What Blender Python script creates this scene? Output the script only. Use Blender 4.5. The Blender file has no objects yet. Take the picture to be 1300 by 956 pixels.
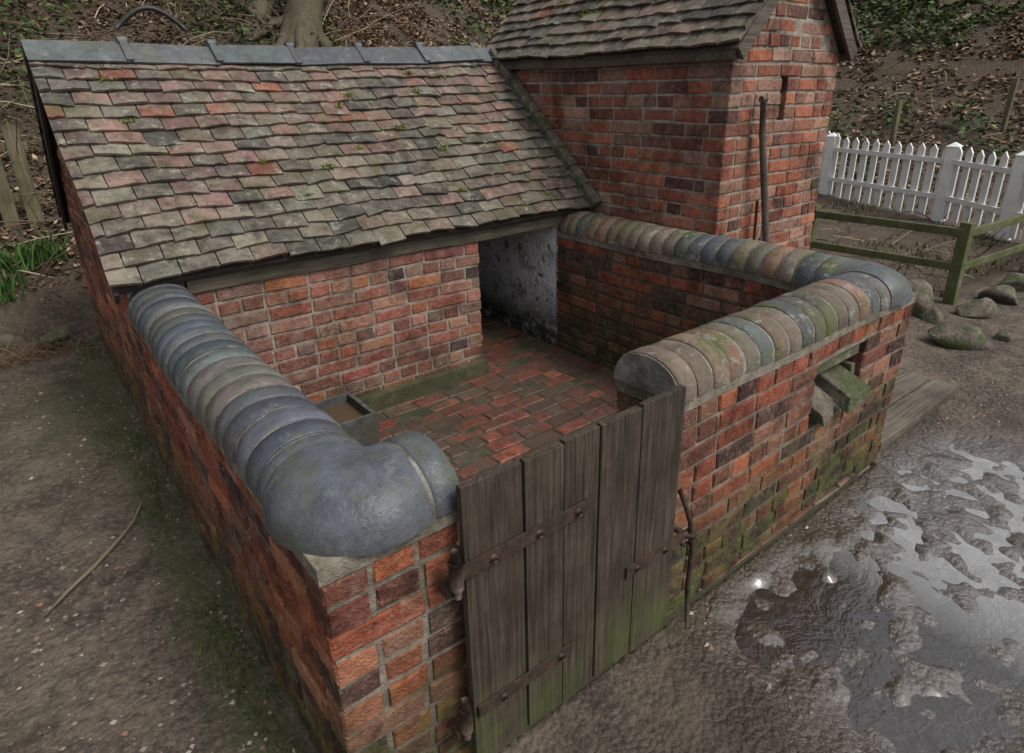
import bpy, math, random
import numpy as np
from mathutils import Vector, Matrix
random.seed(7); R=random.Random(11); RN=np.random.default_rng(5)
scn=bpy.context.scene
scn.view_settings.view_transform='Standard'
try: scn.view_settings.look='None'
except Exception: pass
V=Vector
H=1.05; W=3.57; D=2.70; T=.32; X1=.43; X2=1.44; XD=2.43; YB=5.34
BX0,BX1,BY0,BY1,BZ=3.60,5.01,1.37,4.05,2.46

# ---------------- node helper ----------------
class N:
    def __init__(s,name):
        s.m=bpy.data.materials.new(name); s.m.use_nodes=True
        s.t=s.m.node_tree; s.n=s.t.nodes; s.l=s.t.links
        s.b=s.n['Principled BSDF']; s.tc=s.n.new('ShaderNodeTexCoord')
        s.P=s.tc.outputs['Object']
    def put(s,sock,v):
        if isinstance(v,bpy.types.NodeSocket): s.l.new(v,sock)
        elif isinstance(v,(tuple,list)):
            sock.default_value=(tuple(v)+(1,))[:4] if len(sock.default_value)==4 else tuple(v)
        else: sock.default_value=v
    def noise(s,scale,detail=3,rough=.65,vec=None,dist=0,col=False):
        n=s.n.new('ShaderNodeTexNoise'); n.inputs['Scale'].default_value=scale; n.inputs['Detail'].default_value=min(detail,4)
        n.inputs['Roughness'].default_value=rough; n.inputs['Distortion'].default_value=dist
        s.l.new(vec or s.P,n.inputs['Vector']); return n.outputs['Color' if col else 'Fac']
    def vor(s,scale,feat='F1',vec=None):
        n=s.n.new('ShaderNodeTexVoronoi'); n.feature=feat; n.inputs['Scale'].default_value=scale
        s.l.new(vec or s.P,n.inputs['Vector']); return n.outputs['Distance']
    def scale(s,v):
        n=s.n.new('ShaderNodeMapping'); n.inputs['Scale'].default_value=v; s.l.new(s.P,n.inputs['Vector']); return n.outputs[0]
    def rng(s,f,a,b,c=0,d=1):
        n=s.n.new('ShaderNodeMapRange'); s.put(n.inputs[0],f)
        for i,v in enumerate((a,b,c,d)): n.inputs[i+1].default_value=v
        return n.outputs[0]
    def math(s,op,a,b=0):
        n=s.n.new('ShaderNodeMath'); n.operation=op; s.put(n.inputs[0],a); s.put(n.inputs[1],b); return n.outputs[0]
    def mix(s,f,a,b,mode='MIX'):
        n=s.n.new('ShaderNodeMix'); n.data_type='RGBA'; n.blend_type=mode
        s.put(n.inputs[0],f); s.put(n.inputs[6],a); s.put(n.inputs[7],b); return n.outputs[2]
    def attr(s,name='Col'):
        n=s.n.new('ShaderNodeAttribute'); n.attribute_name=name; return n.outputs['Color']
    def sep(s,v):
        n=s.n.new('ShaderNodeSeparateXYZ'); s.l.new(v,n.inputs[0]); return n.outputs
    def bump(s,h,st=.5,dist=.01,nrm=None):
        n=s.n.new('ShaderNodeBump'); n.inputs['Strength'].default_value=st; n.inputs['Distance'].default_value=dist
        s.l.new(h,n.inputs['Height'])
        if nrm: s.l.new(nrm,n.inputs['Normal'])
        return n.outputs[0]
    def out(s,col,rough=.85,nrm=None,metal=0,spec=.5):
        s.put(s.b.inputs['Base Color'],col); s.put(s.b.inputs['Roughness'],rough); s.put(s.b.inputs['Metallic'],metal)
        s.put(s.b.inputs['Specular IOR Level'],spec)
        if nrm: s.l.new(nrm,s.b.inputs['Normal'])
        return s.m

def mat_brick(name,stain_h=.35,stain=.8,smear=.35,wet=0,mossamt=.3,dirt=.8):
    m=N(name); c=m.attr(); ns=m.sep(m.noise(27,4,.75,None,0,True)); nl=m.sep(m.noise(3.1,4,.75,None,.3,True))
    c=m.mix(m.rng(ns[0],.35,.68,0,.8),c,m.mix(1,c,(.42,.32,.29),'MULTIPLY'))
    c=m.mix(m.rng(ns[1],.52,.68,0,.45),c,(.46,.26,.17))
    nf=m.noise(8,4,.75)
    c=m.mix(m.math('MULTIPLY',m.rng(nl[0],.47,.62,0,1),m.rng(nf,.45,.6,0,smear)),c,(.31,.27,.22))
    c=m.mix(m.rng(nl[1],.48,.62,0,dirt),c,m.mix(1,c,(.27,.24,.22),'MULTIPLY'))
    z=m.sep(m.P)[2]
    g=m.math('MULTIPLY',m.rng(z,stain_h*.3,stain_h*1.7,1,0),m.rng(nl[2],.3,.55,.3,1))
    c=m.mix(m.math('MULTIPLY',g,stain),c,m.mix(m.rng(nf,.42,.58),(.028,.024,.018),(.085,.10,.028)))
    c=m.mix(m.rng(nf,.6,.7,0,mossamt),c,(.09,.105,.035))
    h=m.math('ADD',ns[2],m.math('MULTIPLY',m.noise(110,2,.7),.45))
    return m.out(c,.9-wet,m.bump(h,1.0,.016),spec=.25+wet)
def mat_mortar(name,col=(.36,.33,.28),stain_h=.35,stain=.85):
    m=N(name); nl=m.sep(m.noise(3.1,4,.75,None,.3,True))
    c=m.mix(m.rng(m.noise(14,4,.7),.35,.65),m.mix(1,col,(.5,.48,.45),'MULTIPLY'),col)
    c=m.mix(m.rng(nl[1],.48,.64,0,.8),c,(.09,.078,.06))
    z=m.sep(m.P)[2]
    g=m.math('MULTIPLY',m.rng(z,stain_h*.3,stain_h*1.7,1,0),m.rng(nl[2],.3,.55,.3,1))
    c=m.mix(m.math('MULTIPLY',g,stain),c,(.045,.05,.022))
    return m.out(c,.95,m.bump(m.noise(90,3,.75),.9,.012),spec=.2)
MB_OUT=mat_brick('brick_outer',.40,.92,.25,0,.4)
MB_FR=mat_brick('brick_front',.44,.92,.3,0,.35,.75)
MB_IN=mat_brick('brick_inner_damp',.62,.93,.2,.1,.6)
MB_BF=mat_brick('brick_sty_front',.18,.75,.5,0,.12,.55)
MB_A=mat_brick('brick_outbuilding',.5,.5,.35,0,.1,.65)
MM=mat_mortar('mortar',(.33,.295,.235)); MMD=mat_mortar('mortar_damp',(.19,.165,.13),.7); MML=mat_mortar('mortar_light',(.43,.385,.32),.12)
m=N('brick_floor_wet'); c=m.attr(); ns=m.sep(m.noise(16,4,.75,None,0,True)); nl=m.sep(m.noise(2.3,4,.75,None,.4,True))
c=m.mix(m.rng(ns[0],.4,.62,0,.8),c,(.065,.04,.03)); c=m.mix(m.rng(nl[0],.44,.6,0,.85),c,m.mix(ns[1],(.05,.036,.028),(.15,.11,.08)))
c=m.mix(m.rng(nl[1],.57,.68,0,.55),c,(.05,.055,.025))
MB_FL=m.out(c,m.rng(nl[2],.35,.6,.6,.26),m.bump(m.math('ADD',ns[2],m.noise(70,2)),.8,.012),spec=.6)

def mat_tile():
    m=N('clay_roof_tile'); c=m.attr(); n1=m.sep(m.noise(11,4,.75,None,0,True)); n2=m.sep(m.noise(4,4,.8,None,.3,True))
    c=m.mix(m.rng(n1[0],.38,.66,0,.85),c,m.mix(1,c,(.34,.34,.34),'MULTIPLY'))
    c=m.mix(m.rng(n2[0],.47,.62,0,.55),c,(.25,.235,.185))
    c=m.mix(m.rng(n2[1],.52,.66,0,.65),c,(.10,.105,.045))
    c=m.mix(m.rng(n1[1],.58,.66,0,.6),c,(.38,.37,.30))
    c=m.mix(m.rng(n2[2],.53,.66,0,.7),c,(.045,.04,.035))
    return m.out(c,.85,m.bump(m.noise(60,3,.75),.9,.013),spec=.3)
MT=mat_tile()
def mat_coping(name,lich=.5,rg=(.42,.75),pale=(.30,.29,.25)):
    m=N(name); c=m.attr(); n1=m.sep(m.noise(10,4,.75,None,.2,True)); n2=m.sep(m.noise(5,4,.8,None,.3,True))
    c=m.mix(m.rng(n1[0],.36,.64,0,.8),c,m.mix(1,c,(.42,.42,.40),'MULTIPLY'))
    c=m.mix(m.rng(n2[0],.52,.66,0,lich*.8),c,(.17,.15,.115))
    c=m.mix(m.rng(n2[1],.52,.64,0,lich*1.3),c,(.095,.105,.035))
    c=m.mix(m.rng(n1[1],.57,.66,0,lich*.9),c,pale)
    return m.out(c,m.rng(n1[2],.3,.7,*rg),m.bump(m.noise(55,3,.75),.25+lich*.8,.008),spec=.45)
MC=mat_coping('coping_blue_brick',.3,(.3,.58),(.26,.26,.24)); MCB=mat_coping('coping_weathered_brick',.85,(.6,.9))
def mat_wood(name,a,b,green=.0,gh=.4,zdir=True,rough=.8):
    m=N(name)
    sc=m.scale((60,60,2.2) if zdir else (2.2,60,60))
    f=m.noise(1.0,4,.7,sc,.6)
    c=m.mix(m.rng(f,.3,.7),a,b)
    n3=m.sep(m.noise(4,4,.7,None,0,True))
    c=m.mix(m.rng(n3[0],.42,.65,0,.7),c,m.mix(1,c,(.42,.4,.38),'MULTIPLY'))
    z=m.sep(m.P)[2]
    g=m.math('MULTIPLY',m.rng(z,gh*.4,gh*1.4,1,.04),m.rng(n3[1],.35,.65))
    c=m.mix(m.math('MULTIPLY',g,green),c,(.07,.095,.025))
    h=m.math('ADD',f,m.math('MULTIPLY',m.noise(60,3),.25))
    return m.out(c,rough,m.bump(h,.8,.008),spec=.3)
MG=mat_wood('gate_wood',(.019,.014,.010),(.105,.080,.060),.95,.34)
MWD=mat_wood('dark_weathered_wood',(.05,.042,.034),(.17,.145,.115),.3,1.5,False)
MBO=mat_wood('wet_board_wood',(.07,.058,.045),(.22,.19,.15),.1,.2,False,.5)
MGF=mat_wood('green_rail_wood',(.07,.08,.035),(.21,.205,.115),.7,1.5,False)
MPK=mat_wood('weathered_picket_wood',(.08,.065,.04),(.24,.2,.13),.3,3)
MBARK=mat_wood('bark',(.05,.038,.028),(.19,.15,.11),.4,8)
MWH=N('white_paint'); MWH=MWH.out(MWH.mix(MWH.rng(MWH.noise(7,4,.7),.48,.75,0,.4),(.82,.82,.79),(.42,.44,.37)),.6,MWH.bump(MWH.noise(50,3),.2,.005))
m=N('rusty_iron'); MIR=m.out(m.mix(m.rng(m.noise(22,4,.7),.35,.65),(.035,.032,.03),(.12,.075,.052)),.6,m.bump(m.noise(80,3),.5,.004),.5)
m=N('whitewash'); zz=m.sep(m.P)[2]; nw=m.sep(m.noise(6,4,.8,None,0,True))
c=m.mix(m.rng(nw[0],.48,.64),(.82,.85,.88),(.42,.42,.40))
c=m.mix(m.rng(nw[1],.56,.62,0,.9),c,(.17,.085,.06))
c=m.mix(m.math('MULTIPLY',m.rng(zz,.15,.6,1,0),m.rng(nw[2],.3,.5,.3,1)),c,(.04,.045,.03))
MWW=m.out(c,.9,m.bump(m.math('ADD',nw[0],m.noise(40,3)),1,.03))
m=N('dark_timber'); MDK=m.out(m.mix(m.noise(9,3),(.02,.017,.014),(.06,.05,.04)),.9)
m=N('rock'); n1=m.sep(m.noise(7,4,.75,None,0,True))
c=m.mix(m.rng(n1[0],.35,.65),(.075,.062,.047),(.23,.20,.16))
c=m.mix(m.rng(n1[1],.46,.58,0,.9),c,(.065,.088,.026))
MRK=m.out(c,.85,m.bump(m.noise(22,4,.75),.9,.03))
m=N('stone_chips'); MGR=m.out(m.attr(),.8)
m=N('leaf_mass'); MLF=m.out(m.attr(),.6,None,0,.3)
m=N('twig_bark'); MTW=m.out(m.attr(),.85,None,0,.2)
m=N('black_rubber'); MHO=m.out((.02,.02,.02),.5)
m=N('puddle_water'); nq=m.sep(m.noise(3.2,4,.7,None,.8,True))
sky_sheen=m.rng(m.sep(m.P)[0],2.35,2.85,0,1)  # mask for the pale metallic colour painted in as sky reflection
MWA=m.out(m.mix(sky_sheen,(.026,.02,.015),(.31,.31,.305)),m.rng(nq[0],.4,.6,.04,.18),m.bump(m.math('ADD',nq[1],m.math('MULTIPLY',m.noise(17,4,.65,None,1.4),.35)),.35,.05),m.math('MULTIPLY',sky_sheen,m.rng(nq[2],.38,.6,.03,.4)),.9)
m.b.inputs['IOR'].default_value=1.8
m=N('trough_water'); MTR=m.out((.09,.065,.04),.25,m.bump(m.noise(30,4),.3,.01))

# ---------------- mesh builder ----------------
WARP=set()
def warp(a):
    x,y,z=a[:,0].copy(),a[:,1].copy(),a[:,2].copy()
    a[:,0]+=.007*np.sin(1.9*y+1.3*z+.5)+.004*np.sin(5.3*y+2.7*z)
    a[:,1]+=.007*np.sin(2.1*x+1.1*z+1)+.004*np.sin(5.7*x+3.1*z)
    a[:,2]+=.006*np.sin(1.7*x+2.3*y)+.004*np.sin(5*x+4.2*y)
    a[:,2]-=.022*np.sin(np.pi*np.clip(x/W,0,1))*np.clip((z-1.2)/1.2,0,1)
    return a
class MBd:
    def __init__(s): s.v=[];s.f=[];s.c=[];s.sm=[]
    def add(s,vs,fs,col=(.5,.5,.5),smooth=False):
        o=len(s.v); s.v+= [tuple(v) for v in vs]; s.f+=[tuple(i+o for i in f) for f in fs]
        s.c+=[col]*len(vs); s.sm+=[smooth]*len(fs)
    def box(s,a,b,col=(.5,.5,.5),j=0):
        x0,y0,z0=a;x1,y1,z1=b
        # subdivide long boxes so that they can follow the warped walls
        if not j:
            nx_=max(1,int((x1-x0)/.15)); ny_=max(1,int((y1-y0)/.15)); nz_=max(1,int((z1-z0)/.2))
            if nx_*ny_*nz_>1:
                def quad(O,A,B,na,nb,fl):
                    O,A,B=V(O),V(A),V(B); vs=[];fs=[]
                    for p in range(na+1):
                        for q in range(nb+1): vs.append(O+A*(p/na)+B*(q/nb))
                    for p in range(na):
                        for q in range(nb):
                            f=(p*(nb+1)+q,(p+1)*(nb+1)+q,(p+1)*(nb+1)+q+1,p*(nb+1)+q+1); fs.append(f if not fl else f[::-1])
                    s.add(vs,fs,col)
                dx,dy,dz=(x1-x0,0,0),(0,y1-y0,0),(0,0,z1-z0)
                quad((x0,y0,z0),dx,dy,nx_,ny_,True); quad((x0,y0,z1),dx,dy,nx_,ny_,False)
                quad((x0,y0,z0),dx,dz,nx_,nz_,False); quad((x0,y1,z0),dx,dz,nx_,nz_,True)
                quad((x0,y0,z0),dy,dz,ny_,nz_,True); quad((x1,y0,z0),dy,dz,ny_,nz_,False)
                return
        vs=[(x0,y0,z0),(x1,y0,z0),(x1,y1,z0),(x0,y1,z0),(x0,y0,z1),(x1,y0,z1),(x1,y1,z1),(x0,y1,z1)]
        if j: vs=[tuple(c+R.uniform(-j,j) for c in v) for v in vs]
        s.add(vs,[(0,3,2,1),(4,5,6,7),(0,1,5,4),(1,2,6,5),(2,3,7,6),(3,0,4,7)],col)
    def obox(s,O,A,B,C,col=(.5,.5,.5),j=0):
        O,A,B,C=V(O),V(A),V(B),V(C)
        vs=[O,O+A,O+A+B,O+B,O+C,O+A+C,O+A+B+C,O+B+C]
        if j: vs=[v+V([R.uniform(-j,j) for _ in range(3)]) for v in vs]
        fs=[(0,3,2,1),(4,5,6,7),(0,1,5,4),(1,2,6,5),(2,3,7,6),(3,0,4,7)]
        if A.cross(B).dot(C)<0: fs=[f[::-1] for f in fs]
        s.add(vs,fs,col)
    def tube(s,pts,rad,n=6,col=(.5,.5,.5),cap=True,wob=0):
        pts=[V(p) for p in pts]; vs=[];fs=[]
        ref=V((0,0,1)) if abs((pts[-1]-pts[0]).normalized().z)<.9 else V((1,0,0))
        for i,p in enumerate(pts):
            d=(pts[min(i+1,len(pts)-1)]-pts[max(i-1,0)]).normalized()
            a=d.cross(ref).normalized(); b=d.cross(a)
            r=rad[i] if isinstance(rad,(list,tuple)) else rad
            for k in range(n):
                t=2*math.pi*k/n; rr=r*(1+(R.uniform(-wob,wob) if wob else 0))
                vs.append(p+a*math.cos(t)*rr+b*math.sin(t)*rr)
        for i in range(len(pts)-1):
            for k in range(n):
                k2=(k+1)%n; fs.append((i*n+k,i*n+k2,(i+1)*n+k2,(i+1)*n+k))
        if cap: fs.append(tuple(range(n)));fs.append(tuple(range((len(pts)-1)*n,len(pts)*n))[::-1])
        s.add(vs,fs,col,True)
    def make(s,name,mat,parent=None,bevel=0):
        me=bpy.data.meshes.new(name)
        vv=np.array([tuple(v) for v in s.v],dtype=np.float64)
        if parent is not None and parent.name in WARP: vv=warp(vv)
        me.from_pydata(vv.tolist(),[],s.f)
        ca=me.color_attributes.new('Col','FLOAT_COLOR','POINT')
        a=np.ones((len(s.v),4),dtype=np.float32); a[:,:3]=np.array(s.c,dtype=np.float32).reshape(-1,3)
        ca.data.foreach_set('color',a.ravel())
        me.polygons.foreach_set('use_smooth',s.sm); me.materials.append(mat); me.update()
        o=bpy.data.objects.new(name,me); bpy.context.collection.objects.link(o)
        if parent: o.parent=parent
        if bevel:
            b=o.modifiers.new('bevel','BEVEL'); b.width=bevel; b.segments=2; b.limit_method='ANGLE'
        return o
def npmesh(name,mat,vs,F,cols,smooth=False,parent=None):
    vs=np.asarray(vs,dtype=np.float32).reshape(-1,3); F=np.asarray(F,dtype=np.int32); k=F.shape[1]
    me=bpy.data.meshes.new(name); me.vertices.add(len(vs)); me.vertices.foreach_set('co',vs.ravel())
    me.loops.add(F.size); me.loops.foreach_set('vertex_index',F.ravel()); me.polygons.add(len(F))
    me.polygons.foreach_set('loop_start',np.arange(0,F.size,k,dtype=np.int32)); me.polygons.foreach_set('loop_total',np.full(len(F),k,dtype=np.int32))
    me.update(calc_edges=True); me.polygons.foreach_set('use_smooth',[smooth]*len(F))
    ca=me.color_attributes.new('Col','FLOAT_COLOR','POINT')
    c=np.ones((len(vs),4),dtype=np.float32); cols=np.asarray(cols,dtype=np.float32); c[:,:cols.shape[1]]=cols
    ca.data.foreach_set('color',c.ravel()); me.materials.append(mat)
    o=bpy.data.objects.new(name,me); bpy.context.collection.objects.link(o)
    if parent: o.parent=parent
    return o
def empty(name,wp=False):
    o=bpy.data.objects.new(name,None); o.empty_display_size=.2; bpy.context.collection.objects.link(o)
    if wp: WARP.add(o.name)
    return o

PAL_RED=[((.33,.10,.058),5),((.44,.145,.07),3),((.21,.082,.058),3.4),((.36,.18,.13),1.6),((.10,.058,.05),2.2),((.26,.14,.09),1.6),((.48,.22,.12),1.1)]
PAL_WORN=[((.34,.135,.10),4),((.40,.22,.165),4),((.24,.115,.09),2),((.47,.19,.10),1.6),((.32,.21,.17),1.6),((.10,.07,.07),.6)]
PAL_A=[((.40,.145,.09),5),((.46,.20,.12),3.6),((.27,.11,.08),2.8),((.45,.27,.20),1.8),((.15,.08,.07),1.2),((.32,.18,.14),1.5)]
PAL_FL=[((.24,.068,.045),4),((.16,.065,.045),3),((.095,.055,.042),2.2),((.32,.10,.06),1.2),((.13,.09,.065),1.5)]
def pick(pal):
    c=R.choices([p[0] for p in pal],[p[1] for p in pal])[0]; k=R.uniform(.72,1.25)
    return tuple(min(1,x*k*R.uniform(.94,1.06)) for x in c)
RH=.096; MO=.017
def one_brick(mb,O,u,v,n,u0,u1,v0,v1,dep,col,prot=.003,j=.0035,ch=.007):
    p=R.uniform(-prot,prot)+ (R.uniform(-.006,-.002) if R.random()<.1 else 0)
    def pt(a,b,c): return O+u*(a+R.uniform(-j,j))+v*(b+R.uniform(-j,j))+n*(c+R.uniform(-j,j)*.5)
    tl=R.uniform(-.003,.003)
    co=[(u0,v0),(u1,v0),(u1,v1),(u0,v1)]; q=[(u0+ch,v0+ch+tl),(u1-ch,v0+ch-tl),(u1-ch,v1-ch-tl),(u0+ch,v1-ch+tl)]
    vs=[pt(a,b,-dep) for a,b in co]+[pt(a,b,p-ch) for a,b in co]+[pt(a,b,p) for a,b in q]
    fs=[]
    for i in range(4):
        k=(i+1)%4; fs.append((i,k,4+k,4+i)); fs.append((4+i,4+k,8+k,8+i))
    fs.append((8,9,10,11)); fs.append((3,2,1,0))
    if u.cross(v).dot(n)<0: fs=[f[::-1] for f in fs]
    mb.add(vs,fs,col)
def brick_face(mb,O,u,n,L,z0,z1,pal,cs=None,ce=None,holes=(),lim=None,v=(0,0,1),rh=RH,prot=.003,ls=.275,hb=.13,hdr=.3,free=True,ch=.007,j=.0035,mo=MO):
    O,u,n,v=V(O),V(u),V(n),V(v)
    rows=int(round((z1-z0)/rh)); rh=(z1-z0)/rows
    for r in range(rows):
        a=z0+r*rh+mo/2; b=z0+(r+1)*rh-mo/2; zc=(a+b)/2
        s0,e0=0,L
        if lim:
            s0,e0=lim(b)
            if e0-s0<.04: continue
        s,e=s0,e0
        os_=oe=False
        if cs is not None and s<=.001:
            if r%2==cs: os_=True
            else: s=hb+mo
        if ce is not None and e>=L-.001:
            if r%2==ce: oe=True
            else: e=L-hb-mo
        iv=[(s,e,os_,oe)]
        for (h0,h1,hz0,hz1) in holes:
            if hz0<zc<hz1:
                nv=[]
                for (p,q,x,y) in iv:
                    if h0>=q or h1<=p: nv.append((p,q,x,y)); continue
                    if h0-p>.03: nv.append((p,h0,x,True))
                    if q-h1>.03: nv.append((h1,q,True,y))
                iv=nv
        hrow=(r%4==2) 
        for (p,q,x,y) in iv:
            c=p; first=True
            while c<q-.02:
                ln=hb if (hrow or R.random()<hdr*.4) else ls
                if first and not hrow and r%2==1 : ln=ls*.5
                ln*=R.uniform(.95,1.05)
                last=False
                if q-(c+ln+mo)<.07: ln=q-c; last=True
                if ln>ls*1.25:
                    ln=ln*.5-mo/2; last=False
                dep=.125 if ((first and x) or (last and y)) else .05
                jz=R.uniform(-.002,.002)
                one_brick(mb,O,u,v,n,c,c+ln,a+jz,b+jz,dep,pick(pal),prot,j,ch)
                c+=ln+mo; first=False

# ================= YARD WALL =================
yw=empty('brick_yard_wall',True)
out=MBd(); fr=MBd(); inn=MBd(); core=MBd(); cored=MBd()
X=V((1,0,0));Y=V((0,1,0));Z=V((0,0,1))
ZB=H-11*RH
brick_face(out,(0,0,0),Y,-X,D,ZB,H,PAL_RED,cs=1)
brick_face(fr,(0,0,0),X,-Y,X1,ZB,H,PAL_RED,cs=0,ce=0)
brick_face(inn,(X1,0,0),Y,X,T,ZB,H,PAL_RED,cs=1,ce=1)
brick_face(inn,(T,T,0),X,Y,X1-T,ZB,H,PAL_RED,ce=0)
brick_face(inn,(T,T,0),Y,X,D-T,ZB,H,PAL_RED)
hole=(2.55-X2,3.07-X2,.575,.93)
brick_face(fr,(X2,0,0),X,-Y,W-X2,ZB,H,PAL_RED,cs=0,ce=0,holes=[hole])
brick_face(inn,(X2,0,0),Y,-X,T,ZB,H,PAL_RED,cs=1,ce=1)
brick_face(inn,(X2,T,0),X,Y,W-T-X2,ZB,H,PAL_RED,cs=0)
brick_face(out,(W,0,0),Y,X,BY0,ZB,H,PAL_RED,cs=1)
brick_face(inn,(W-T,T,0),Y,-X,D-T,ZB,H,PAL_RED)
g=.009
core.box((g,g,-.1),(T-g,D,H-.004)); core.box((T-g,g,-.1),(X1-g,T-g,H-.004))
core.box((X2+g,g,-.1),(2.55-g,T-g,H-.004)); core.box((3.07+g,g,-.1),(W-g,T-g,H-.004))
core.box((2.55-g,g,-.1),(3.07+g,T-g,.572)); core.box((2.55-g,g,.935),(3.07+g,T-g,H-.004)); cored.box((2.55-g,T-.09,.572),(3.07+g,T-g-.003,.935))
cored.box((W-T+g,T-g,-.1),(W-g,D,H-.004))
bed=MBd()
for a,b in (((-.004,-.004),(T+.004,D-.0)),((T+.004,-.004),(X1+.003,T+.004)),((X2-.003,-.004),(W+.004,T+.004)),((W-T-.004,T+.004),(W+.004,D))):
    bed.box((a[0],a[1],H-.003),(b[0],b[1],H+.055))
out.make('outer_brickwork',MB_OUT,yw); fr.make('front_brickwork',MB_FR,yw); inn.make('inner_brickwork',MB_IN,yw)
core.make('mortar_core',MM,yw); cored.make('mortar_core_damp',MMD,yw); bed.make('coping_mortar_bed',MM,yw)
ch=MBd()
ch.obox((2.60,-.05,.585),(.15,.02,.03),(0,.26,.12),(-.02,0,.09),j=.014)
ch.obox((2.82,-.06,.60),(.14,-.03,.04),(0,.26,.13),(.02,0,.08),j=.014)
ch.obox((2.56,.03,.855),(.5,0,0),(0,.2,0),(0,0,.055),j=.005)
ch.obox((2.99,.02,.59),(.05,0,0),(0,.2,0),(.0,0,.22),j=.006)
ch.make('feed_chute_stones',MRK,yw,.006)

# ---- coping
HB=H+.05; CW=T+.03; PI=T+.015; CH=.150
cop=MBd(); copb=MBd(); cj=MBd()
def prof(w,shr=0,n=14):
    pts=[]
    for k in range(n+1):
        t=math.pi*k/n
        rx=w/2-shr; pts.append((w/2-math.cos(t)*rx*1.0,.012+ (CH-shr)*math.sin(t)**.9))
    return [(pts[0][0],0)]+pts+[(pts[-1][0],0)]
def strip(mb,secs,col,smooth=True):
    n=len(secs[0]); vs=[p for s in secs for p in s]; fs=[]
    for i in range(len(secs)-1):
        for k in range(n-1): fs.append((i*n+k,i*n+k+1,(i+1)*n+k+1,(i+1)*n+k))
    mb.add(vs,fs,col,smooth)
    mb.add([p for p in secs[0]],[tuple(range(n))],col); mb.add([p for p in secs[-1]],[tuple(range(n))[::-1]],col)
def seg(mb,O,acr,alo,l0,l1,col,shr=0,jit=True,jn=1):
    O,acr,alo=V(O),V(acr),V(alo); secs=[]
    dz=R.uniform(-.003,.004)*jn if jit else 0; tw=R.uniform(-.004,.004)*jn if jit else 0; sk_=R.uniform(-.006,.006)*jn if jit else 0
    sh2=R.uniform(0,.003)*jn if jit else 0
    ls=[(l0,.007),(l0+.007,0),(l1-.007,0),(l1,.007)]
    if l1-l0>.3:
        k=int((l1-l0)/.1); ls=[(l0,.0)]+[(l0+(l1-l0)*i/k,0) for i in range(1,k)]+[(l1,0)]
    for l,s in ls:
        secs.append([O+acr*(a+tw)+alo*(l+sk_*(a/CW*2-1))+Z*(h+dz if h>0 else 0) for a,h in prof(CW,shr+s+sh2)])
    strip(mb,secs,col)
BLUE=[((.11,.124,.144),4),((.08,.093,.112),2.5),((.145,.155,.16),2),((.155,.145,.13),1)]
BRN=[((.18,.145,.105),3),((.22,.165,.12),2),((.12,.11,.09),2.4),((.11,.12,.125),1.3),((.22,.13,.09),1.3)]
def run(O,acr,alo,l0,l1,pal,step=.112,palf=None,mb=None,jw=.008,js=.0105):
    n=max(1,round((l1-l0)/step)); st=(l1-l0)/n
    for i in range(n):
        q=palf((i+.5)/n) if palf else pal
        seg(mb,O,acr,alo,l0+i*st+jw,l0+(i+1)*st-jw,pick(q),jn=1.0)
    seg(cj,O,acr,alo,l0,l1,(.4,.37,.32),js,False)
def corner(P,a0,a1,col,mb0,n=16):
    for mb,sh,c in ((mb0,0,col),(cj,.0105,(.4,.37,.32))):
        secs=[]
        for i in range(n+1):
            a=a0+(a1-a0)*(i/n); q=(i/n-.5)*2
            w=CW*(1+.22*(1-abs(q)**2.0))
            if abs(q)>=.999: w=CW
            dr=V((math.cos(a),math.sin(a),0))
            secs.append([V((P[0],P[1],HB))+dr*aa+Z*h for aa,h in [(x,y) for x,y in prof(w,sh)]])
        strip(mb,secs,c)
corner((PI,PI),math.pi,1.5*math.pi,(.11,.122,.141),cop)
seg(cop,(PI,0,HB),-X,Y,PI-.002,PI+.06,(.11,.122,.141),jit=False)
seg(cop,(0,PI,HB),-Y,X,PI+.016,X1+.015,(.105,.117,.136),jit=False)
seg(cj,(0,PI,HB),-Y,X,PI-.01,X1+.0,(.4,.37,.32),.0075,False)
run((PI,0,HB),-X,Y,PI+.07,D+.0,BLUE,step=.122,mb=cop,jw=.010)
PR=(W-PI,PI)
corner(PR,1.5*math.pi,2*math.pi,(.115,.128,.14),cop)
run((0,PI,HB),-Y,X,X2-.01,PR[0]-.0,BRN,palf=lambda t: BRN if t<.9 else BLUE,mb=copb)
run((PR[0],0,HB),X,Y,PI,D,BRN,palf=lambda t: BLUE if .3<t<.5 or t<.08 else BRN,mb=copb)
cop.make('half_round_blue_coping',MC,yw); copb.make('half_round_brown_coping',MCB,yw); cj.make('coping_joint_mortar',mat_mortar('joint_mortar',(.36,.34,.30),.12),yw)

# ---- yard floor
fl=MBd(); 
brick_face(fl,(T,T*0-.02,.0),X,Z,W-2*T,0,YB-.25,PAL_FL,v=Y,rh=.125,prot=.004,ls=.26,hb=.13,hdr=.1,j=.006,mo=.012)
yf=empty('brick_yard_floor')
fo=fl.make('floor_bricks',MB_FL,yf); fo.location=(0,0,.03)
b=MBd(); b.box((T,-.02,-.2),(W-T,YB-.25,.025)); b.make('floor_bedding',MMD,yf)

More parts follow.
